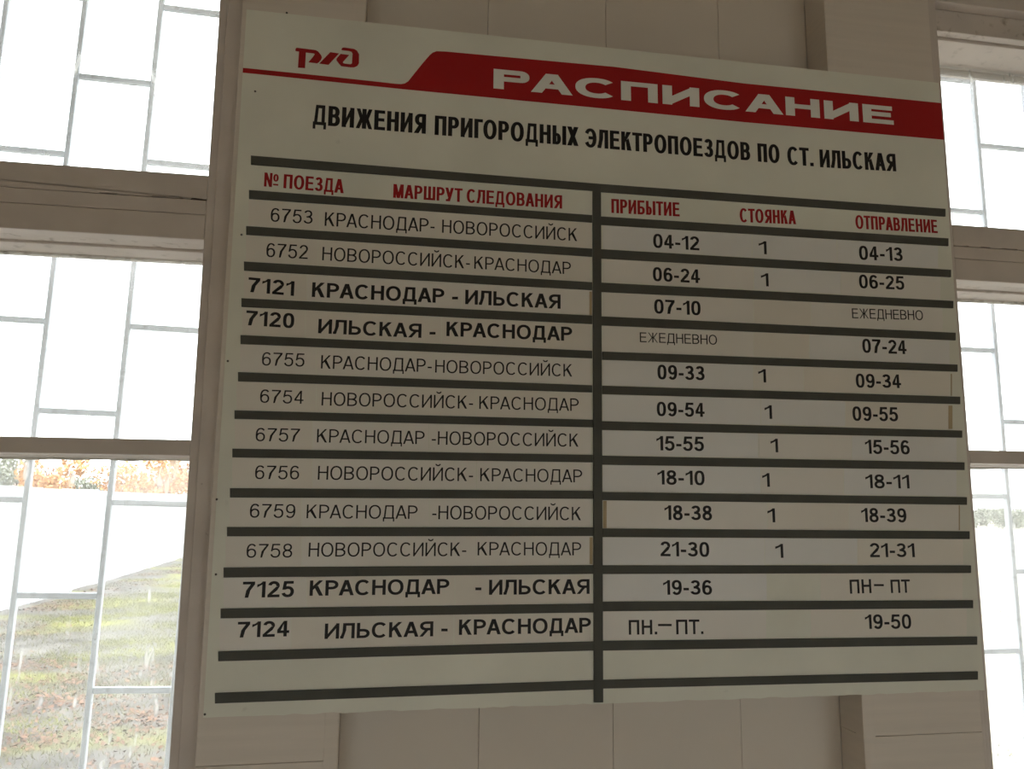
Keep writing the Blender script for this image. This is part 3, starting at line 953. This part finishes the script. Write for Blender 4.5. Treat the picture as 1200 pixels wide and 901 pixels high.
p = np.concatenate([scatter(50000, 90, -6.1, -.3, 4, 18), scatter(12000, 90, -6.1, .5, 18, 32), scatter(24000, 90, 2, 16, 4, 40)])
blades('dry_grass', p, .035, .004, M['grassblade'], 'short dry grass growing in tufts over the yard', 'grass')
p = np.concatenate([scatter(24000, 700, -6.0, -.3, 7, 18), scatter(9000, 600, -6.0, .5, 18, 30)])
blades('moss_cover', p, .018, .006, M['moss'], 'yellow green moss in low patches over the yard', 'moss')
p = np.concatenate([scatter(5000, 120, -5.5, -.3, 4, 10), scatter(2500, 100, -6.1, -4.8, 8, 26)])
n = len(p)
a = nr.uniform(0, 6.28, n); s = nr.uniform(.015, .033, n)
v = np.zeros((n, 4, 3))
for k in range(4):
    t = a + k * np.pi / 2
    v[:, k] = np.c_[p[:, 0] + np.cos(t) * s * (1 if k % 2 else .6), p[:, 1] + np.sin(t) * s * (1 if k % 2 else .6), nr.uniform(0, .03, n)]
me = bpy.data.meshes.new('fallen_leaves')
me.from_pydata(v.reshape(-1, 3).tolist(), [], np.arange(n * 4).reshape(-1, 4).tolist())
o = link('fallen_leaves', me, M['litter'], kind='stuff', label='brown fallen leaves lying over the yard', cat='leaves')
o.location = (0, 0, GZ + .012)

# corrugated sheet fence running away from the building
fence = empty('sheet_fence', (-6.2, 5.0, GZ), label='long pale corrugated metal sheet fence at the edge of the yard', cat='fence')
SW, FH = 1.13, 2.27
nrib = 7
prof = []
for i in range(nrib):
    y0 = i * SW / nrib
    d = SW / nrib
    prof += [(y0, 0), (y0 + d * .42, 0), (y0 + d * .52, .022), (y0 + d * .90, .022)]
prof.append((SW - .004, 0))
sv, sf = [], []
for (y, x) in prof:
    sv += [(x, y, .05), (x, y, FH)]
for i in range(len(prof) - 1):
    a = 2 * i
    sf.append((a, a + 2, a + 3, a + 1))
sheet = mesh('sheet', sv, sf)
nsh = 46
for i in range(nsh):
    o = link('sheet', sheet, M['fence'], fence)
    o.location = (-.009 * i * SW + rr.uniform(-.012, .012), i * SW, rr.uniform(-.02, .02))
    o.rotation_euler = (0, 0, .009)
pm = box_data(-.06, -.005, -.03, .03, -.05, FH - .05)
pme = bpy.data.meshes.new('post'); pm.to_mesh(pme); pm.free()
for i in range(0, nsh, 2):
    o = link('post', pme, M['fencepost'], fence)
    o.location = (-.009 * i * SW - .02, i * SW, 0)


def leaf_cloud(clumps, n, size, rg):
    v = np.zeros((n, 4, 3))
    cs = np.array([c[:3] for c in clumps]); rs = np.array([c[3:] for c in clumps])
    k = rg.integers(0, len(cs), n)
    d = rg.normal(0, 1, (n, 3)); d /= np.linalg.norm(d, axis=1)[:, None]
    d *= rg.uniform(.25, 1, n)[:, None] ** .5
    c = cs[k] + d * rs[k]
    e1 = rg.normal(0, 1, (n, 3)); e1 /= np.linalg.norm(e1, axis=1)[:, None]
    e2 = np.cross(e1, rg.normal(0, 1, (n, 3))); e2 /= np.linalg.norm(e2, axis=1)[:, None]
    s = size * rg.uniform(.6, 1.3, n)[:, None]
    v[:, 0] = c - e1 * s; v[:, 1] = c - e2 * s * .5; v[:, 2] = c + e1 * s; v[:, 3] = c + e2 * s * .5
    return v.reshape(-1, 3), np.arange(n * 4).reshape(-1, 4)


def tree(name, base, h, rad, mat, label, cat, group, seed, n=1800, size=.12, trunk=True):
    rg = np.random.default_rng(seed)
    t = empty(name, base, label=label, cat=cat, group=group)
    bm = bmesh.new()

    def limb(a, b, r0, r1):
        a, b = Vector(a), Vector(b)
        q = (b - a).to_track_quat('Z', 'Y')
        ra = [bm.verts.new(a + q @ Vector((math.cos(k * 1.047) * r0, math.sin(k * 1.047) * r0, 0))) for k in range(6)]
        rb = [bm.verts.new(b + q @ Vector((math.cos(k * 1.047) * r1, math.sin(k * 1.047) * r1, 0))) for k in range(6)]
        for k in range(6):
            bm.faces.new((ra[k], ra[(k + 1) % 6], rb[(k + 1) % 6], rb[k]))
    th = h * (.32 if trunk else .12)
    limb((0, 0, -.05), (0, 0, th), .05 * h / 2.4, .035 * h / 2.4)
    cl = []
    for k in range(9):
        ang = k * 2.4 + rg.uniform(-.4, .4)
        rr_ = rad * rg.uniform(.25, .7)
        z = th + (h - th) * rg.uniform(.2, .8)
        e = (math.cos(ang) * rr_, math.sin(ang) * rr_, z)
        limb((0, 0, th * rg.uniform(.5, 1)), e, .022 * h / 2.4, .008 * h / 2.4)
        cl.append((*e, rad * .42, rad * .42, (h - z) * .95 if z + rad * .42 > h else rad * .40))
    me = bpy.data.meshes.new('trunk'); bm.to_mesh(me); bm.free()
    link('trunk', me, M['bark'], t)
    v, f = leaf_cloud(cl, n, size, rg)
    me = bpy.data.meshes.new('foliage')
    me.from_pydata(v.tolist(), [], f.tolist())
    link('foliage', me, mat, t, kind='stuff')
    return t


def spot(px, dist):                       # ground point below a picture column at a given distance from the wall
    d = ray(px, 590)
    k = (dist - CAM[1]) / d[1]
    return (CAM[0] + d[0] * k, dist, GZ)


for i, (px, dist, h, rad, mt_, lab) in enumerate((
        (58, 34, 4.0, 1.4, 'leaf_o', 'pale orange autumn tree standing close behind the sheet fence, apart from the others'),
        (8, 42, 4.4, 2.0, 'leaf_g', 'grey green tree behind the fence next to the lone orange tree'),
        (95, 60, 3.9, 1.7, 'leaf_g', 'small grey green tree beyond the fence between the lone orange tree and the shed'),
        (148, 46, 4.2, 1.8, 'leaf_o', 'orange autumn tree in front of the shed beyond the fence'),
        (184, 37, 4.4, 1.8, 'leaf_o', 'wide orange autumn tree beside the shed beyond the fence'),
        (212, 54, 4.6, 2.2, 'leaf_r', 'russet autumn tree behind the wide orange tree beyond the fence'),
        (242, 66, 5.0, 2.4, 'leaf_o', 'tall pale orange tree farthest back beyond the fence'),
        (30, 68, 4.8, 2.2, 'leaf_r', 'russet autumn tree far behind the lone orange tree beyond the fence'))):
    tree('autumn_tree', spot(px, dist), h, rad, M[mt_], lab, 'tree', 'trees behind the fence', 40 + i, 1500, .12)
for i, (px, dist, h, rad) in enumerate(((1128, 64, 1.9, 1.5), (1146, 72, 2.0, 1.6), (1164, 80, 2.1, 1.6), (1182, 66, 2.0, 1.5), (1200, 74, 2.1, 1.6), (1222, 82, 2.2, 1.7), (1245, 68, 2.0, 1.6))):
    tree('low_bush', spot(px, dist), h, rad, M['leaf_g'], 'low grey green bush in the row beyond the dry field', 'bush', 'bushes beyond the field', 70 + i, 1500, .15, False)

# small shed beyond the fence
sx_, sy_, _ = spot(152, 62)
shed = empty('shed', (sx_, sy_, GZ), label='small pale shed with a slate blue roof beyond the fence', cat='shed')
box('wall', -2.0, 2.0, 0, 3, 0, 2.6, M['shedwall'], shed)
me = mesh('roof', [(-2.3, -.3, 2.5), (2.3, -.3, 2.5), (2.3, 1.5, 3.3), (-2.3, 1.5, 3.3), (-2.3, 3.3, 2.5), (2.3, 3.3, 2.5),
                   (-2.3, -.3, 2.6), (2.3, -.3, 2.6), (2.3, 1.5, 3.4), (-2.3, 1.5, 3.4), (-2.3, 3.3, 2.6), (2.3, 3.3, 2.6)],
          [(0, 3, 2, 1), (3, 4, 5, 2), (6, 7, 8, 9), (9, 8, 11, 10), (0, 1, 7, 6), (5, 4, 10, 11), (1, 2, 8, 7), (2, 5, 11, 8), (3, 0, 6, 9), (4, 3, 9, 10)])
link('roof', me, M['roof'], shed)
box('door', -.45, .45, -.04, 0, 0, 2.0, M['fencepost'], shed)
